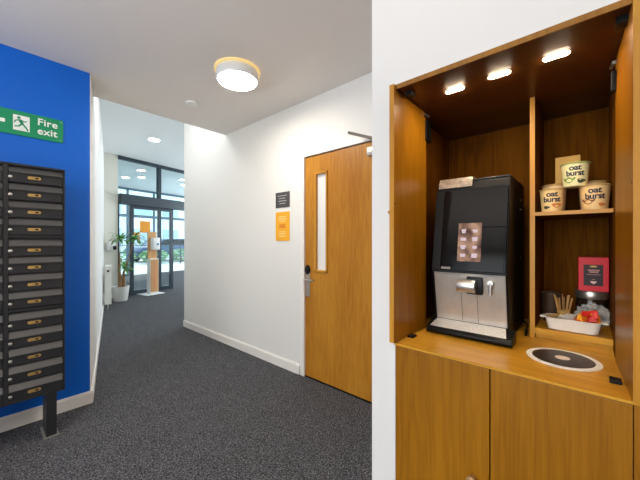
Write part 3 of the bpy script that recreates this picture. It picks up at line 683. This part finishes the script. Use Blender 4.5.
# ------------------------------------------------------------------ things on the shelves
def wrap_text(mb, body, size, r, c, z, facing, bold=.0, line=.9, taper=0.0):
    bm = text_bm(body, size, 'CENTER', bold, .95, line)
    for v in bm.verts:
        rr = r + taper*v.co.y + .0005 + v.co.z; a = facing + v.co.x/r
        v.co = Vector((c[0]+rr*math.cos(a), c[1]+rr*math.sin(a), z+v.co.y))
    me = bpy.data.meshes.new('tmp'); bm.to_mesh(me); bm.free(); mb.bm.from_mesh(me); bpy.data.meshes.remove(me)
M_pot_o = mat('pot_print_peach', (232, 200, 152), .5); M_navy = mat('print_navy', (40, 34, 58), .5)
M_lid_tan = mat('pot_lid_tan', (196, 160, 92), .5); M_lid_green = mat('pot_lid_green', (168, 178, 96), .5)
def oat_pot(x, y, z, r, h, body, blobs, lidm, label, group=None, text=True):
    t = thing('porridge_pot', (x, y, z), label, 'pot', group)
    face = math.atan2(-y, -x)
    m = MB(); m.lathe([(0, .0), (r*.80, .0), (r*.82, .004), (r*.97, h*.93), (r*.97, h*.94), (0, h*.94)], (x, y, z), 40); cup = m.build('cup', body, t, True)
    m = MB(); m.lathe([(0, h*.9405), (r*1.03, h*.9405), (r*1.05, h*.95), (r*1.05, h*.985), (r*.98, h), (0, h)], (x, y, z), 40); m.build('lid', lidm, t, True)
    if text:
        m = MB(); rm = r*.91; tp = r*.15/(h*.92)
        wrap_text(m, 'oat\nburst', h*.315, rm, (x, y), z+h*.66, face, .0009, .72, tp); m.build('lettering', M_navy, t, sub=cup)
        for i, (da, dz, sz, mm) in enumerate(blobs):
            m = MB(); a = face+da; rr = r*(.82+.15*dz)+.0004
            pts = []
            for k in range(12):
                q = k*math.pi/6; wob = 1+.2*math.sin(3*q+i)
                a2 = a + sz*wob*math.cos(q)*2.0/r; zz = dz*h + sz*.95*wob*math.sin(q); r2 = r*(.82+.15*zz/h)+.0008
                pts.append((x+r2*math.cos(a2), y+r2*math.sin(a2), z+zz))
            m.mesh(pts, [tuple(range(12))]); m.build('printed_picture', mm, t, sub=cup)
    return t
B_or = mat('print_apricot', (206, 120, 50), .5); B_br = mat('print_brown', (130, 72, 44), .5); B_gn = mat('print_leaf', (120, 150, 52), .5); B_dk = mat('print_dark', (70, 70, 50), .5)
zs = 1.3805
oat_pot(1.470, .1045, zs, .0395, .088, mat('pot_peach', (240, 204, 138), .5), ((.45, .28, .009, B_or), (-.5, .2, .006, B_dk)), M_lid_tan, 'peach oat pot on the left of the cupboard shelf, lettered in navy')  # warm cupboard light is mixed into the pot colours
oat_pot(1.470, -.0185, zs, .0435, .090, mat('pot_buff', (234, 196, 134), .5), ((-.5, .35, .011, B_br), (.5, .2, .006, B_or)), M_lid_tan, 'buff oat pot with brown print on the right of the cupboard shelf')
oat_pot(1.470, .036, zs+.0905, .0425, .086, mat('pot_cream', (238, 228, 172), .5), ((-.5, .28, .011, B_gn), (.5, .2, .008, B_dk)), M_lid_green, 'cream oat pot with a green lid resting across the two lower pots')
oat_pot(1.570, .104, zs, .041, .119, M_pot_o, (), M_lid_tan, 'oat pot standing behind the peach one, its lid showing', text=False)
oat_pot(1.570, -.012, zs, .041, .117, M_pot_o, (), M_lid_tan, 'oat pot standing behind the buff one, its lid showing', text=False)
m = MB(); m.box(1.53, 1.60, .022, .098, zs+.1195, zs+.1195+.102, bev=.001); tag(m.build('tan_carton', M_tan), 'tan carton upright behind the green-lidded oat pot', 'box')

zp = .9385
# white dish with sachets
dsh = thing('serving_dish', (1.452, .043, zp), 'long white dish holding sachets on the cupboard floor', 'dish')
def rrect(cx, cy, hx, hy, r, n=5):
    out = []
    for sx, sy, a0 in ((1, 1, 0), (-1, 1, 90), (-1, -1, 180), (1, -1, 270)):
        for k in range(n+1):
            a = R(a0 + 90*k/n); out.append((cx+sx*(hx-r)+r*math.cos(a), cy+sy*(hy-r)+r*math.sin(a)))
    return out
m = MB(); levels = [(.0315, .064, 0), (.036, .071, .004), (.041, .079, .042), (.044, .083, .044), (.044, .083, .046), (.0395, .0775, .046), (.0345, .0695, .007)]
rings = [[(p[0], p[1], zp+z) for p in rrect(1.455, .043, a, b_, .02)] for a, b_, z in levels]; n = len(rings[0]); vs = [p for r_ in rings for p in r_]; fcs = [tuple(range(n))[::-1]]
for i in range(len(rings)-1):
    for k in range(n): fcs.append((i*n+k, i*n+(k+1) % n, (i+1)*n+(k+1) % n, (i+1)*n+k))
fcs.append(tuple((len(rings)-1)*n+k for k in range(n))); m.mesh(vs, fcs); m.build('bowl', mat('white_ceramic', (236, 228, 214), .2), dsh, True)
for sy in (-1, 1):
    m = MB(); m.prism([(1.434, .043+sy*.082), (1.476, .043+sy*.082), (1.469, .043+sy*.097), (1.441, .043+sy*.097)], zp+.039, zp+.045, bev=.002); m.build('handle', mat('white_ceramic_handle', (236, 228, 214), .2), dsh, True)
def sachet(x, y, z, L, W, col, rz, rx, ry, name, label, group):
    m = MB(); n = 6; vs = []; fc = []
    for sgn in (1, -1):
        for i in range(n+1):
            for j in range(n+1):
                u, v = i/n*2-1, j/n*2-1; vs.append(Vector((u*L/2, v*W/2, sgn*.003*(1-u*u)*(1-v*v))))
    q = (n+1)**2
    for s2 in range(2):
        for i in range(n):
            for j in range(n):
                a = s2*q+i*(n+1)+j; fc.append((a, a+1, a+n+2, a+n+1))
    m.mesh(vs, fc, Matrix.Rotation(0, 4, 'Z'))
    bmesh.ops.remove_doubles(m.bm, verts=m.bm.verts[:], dist=1e-6)
    me_o = m.build(name, col, None, True); me_o.location = (x, y, z); me_o.rotation_euler = (rx, ry, rz)
    return tag(me_o, label, 'sachet', group)
S_y = mat('sachet_yellow', (240, 170, 40), .4); S_r = mat('sachet_red', (206, 36, 26), .4); S_o = mat('sachet_orange', (236, 120, 30), .4); S_w = mat('sachet_white', (232, 226, 220), .5); S_t = mat('sachet_brown', (196, 158, 96), .6)
rnd = random.Random(11)
for k in range(9):
    c_ = (S_t, 'flat brown sugar sachet in the left end of the white dish', 'brown sachets in the dish')
    sachet(1.455+rnd.uniform(-.012, .012), .094+rnd.uniform(-.008, .010), zp+.013+k*.0046, .05, .022, c_[0], rnd.uniform(-.3, .3), rnd.uniform(-.05, .05), rnd.uniform(-.05, .05), 'sugar_sachet', c_[1], c_[2])
for k in range(7):
    sachet(1.455+rnd.uniform(-.008, .008), .056+rnd.uniform(-.008, .008), zp+.013+k*.0066, .052, .034, S_w, rnd.uniform(-.3, .3), rnd.uniform(-.08, .08), rnd.uniform(-.06, .06), 'sugar_sachet', 'white sachet in the middle of the white dish', 'white sachets in the dish')
for k in range(34):
    col_, nm_ = ((S_y, 'yellow'), (S_r, 'red'), (S_o, 'orange'), (S_r, 'red'))[(k*7+k//4) % 4]
    lay = k // 6
    sachet(1.453+rnd.uniform(-.012, .012), .004+rnd.uniform(-.012, .026)-(.014 if lay > 2 else 0), zp+.021+lay*.0095, .032, .024, col_, rnd.uniform(-.5, .5), rnd.uniform(-.5, .5), rnd.uniform(-1.1, -.25), 'sugar_sachet',
           '%s sachet in the heap at the right end of the white dish' % nm_, '%s sachets in the dish' % nm_)
# dark tub with stirrers
tb = MB(); tb.lathe([(0, 0), (.031, 0), (.034, .106), (.0355, .109), (.0355, .116), (.032, .116), (.030, .01), (0, .01)], (1.585, .1145, zp), 32)
tag(tb.build('dark_tub', mat('dark_brown_tub', (70, 54, 40), .4), None, True), 'dark brown round tub behind the left end of the white dish', 'tub')
cu = thing('stirrer_cup', (1.530, .072, zp), 'small brown cup holding wooden stirrers beside the dark tub', 'cup')
m = MB(); m.lathe([(0, 0), (.017, 0), (.021, .06), (.0195, .06), (.016, .004), (0, .004)], (1.530, .072, zp), 24); m.build('cup', M_tan, cu, True)
M_stick = wood('birch_stick', (156, 112, 60), (190, 144, 88), 'Z')
for k in range(12):
    a = k*2.4; r_ = .008+.004*(k % 2); 
    m = MB(); m.box(-.0028, .0028, -.0008, .0008, 0, .102+.006*(k % 3), M=Matrix.Translation((1.530+.6*r_*math.cos(a), .072+.6*r_*math.sin(a), zp+.005)) @ Matrix.Rotation(a, 4, 'Z') @ Matrix.Rotation(R(5+7*(k % 2)), 4, 'Y'))
    st_ = m.build('wooden_stirrer', M_stick); tag(st_, 'thin wooden stirrer standing in the small brown cup', 'stirrer', 'wooden stirrers in the cup')
# canister with chrome lid, red carton on it
cn = thing('storage_jar', (1.635, -.010, zp), 'dark jar with a chrome lid under the red carton', 'jar')
m = MB(); m.lathe([(0, 0), (.044, 0), (.048, .01), (.048, .092), (.044, .102), (0, .102)], (1.635, -.010, zp), 36); m.build('jar_body', mat('dark_glass_jar', (40, 28, 22), .12), cn, True)
m = MB(); m.lathe([(0, .1025), (.048, .1025), (.050, .106), (.050, .130), (.047, .134), (0, .1345)], (1.635, -.010, zp), 36); m.build('jar_lid', M_steel, cn, True)
rb = thing('red_carton', (1.615, -.014, zp+.135), 'red carton with a dark label standing on the chrome-lidded jar', 'box')
Mr = Matrix.Translation((1.612, -.014, zp+.135)) @ Matrix.Rotation(R(4), 4, 'Z')
m = MB(); m.box(-.026, .03, -.0445, .0445, 0, .133, bev=.0015, M=Mr); m.build('carton', M_red, rb)
m = MB(); m.box(-.0268, -.0262, -.028, .029, .022, .104, M=Mr); lbq = m.build('label_panel', M_redd, rb)
m = MB(); m.prism([(.0115*math.cos(a*.5236), .0035*math.sin(a*.5236)) for a in range(12)], 0, .0004, M=Mr @ onX(-.0269, 0, .097)); m.build('gold_emblem', M_gold, rb, sub=lbq)
m = MB()
for z, w_, h_ in ((.082, .034, .006), (.075, .026, .005), (.0655, .040, .0022), (.047, .010, .002)):
    nseg = max(3, int(w_/.005))
    for k in range(nseg): m.box(-.0272, -.0269, -w_/2+k*w_/nseg, -w_/2+(k+.7)*w_/nseg, z-h_/2, z+h_/2, M=Mr)
m.build('printed_lines', mat('print_rose', (214, 150, 140), .5), rb, sub=lbq)
m = MB(); m.prism([(-.010, 0), (.010, 0), (.007, -.007), (0, -.011), (-.007, -.007)], 0, .0004, M=Mr @ onX(-.0269, 0, .040)); m.build('printed_cup', mat('print_cup', (240, 190, 180), .5), rb, sub=lbq)
# crumpled clear bag
def bag_mat():
    m = bpy.data.materials.new('clear_crinkled_film'); m.use_nodes = True; nt = m.node_tree; b = nt.nodes['Principled BSDF']
    b.inputs['Base Color'].default_value = (.75, .74, .72, 1); b.inputs['Roughness'].default_value = .15; b.inputs['Alpha'].default_value = .28; return m
rnd = random.Random(5); t = bmesh.new(); bmesh.ops.create_icosphere(t, subdivisions=4, radius=1)
for v in t.verts:
    p = v.co.normalized(); d = 1 + .16*math.sin(9*p.x+4*p.y) * math.sin(8*p.y-5*p.z+1) + rnd.uniform(-.06, .06)
    v.co = Vector((p.x*.030*d, p.y*.046*d, max(-.9, p.z)*.044*d))
m = MB(); m._add(t, Matrix.Translation((1.540, -.012, zp+.0475)))
tag(m.build('clear_bag', bag_mat()), 'crumpled clear plastic bag behind the bright sachets', 'bag')
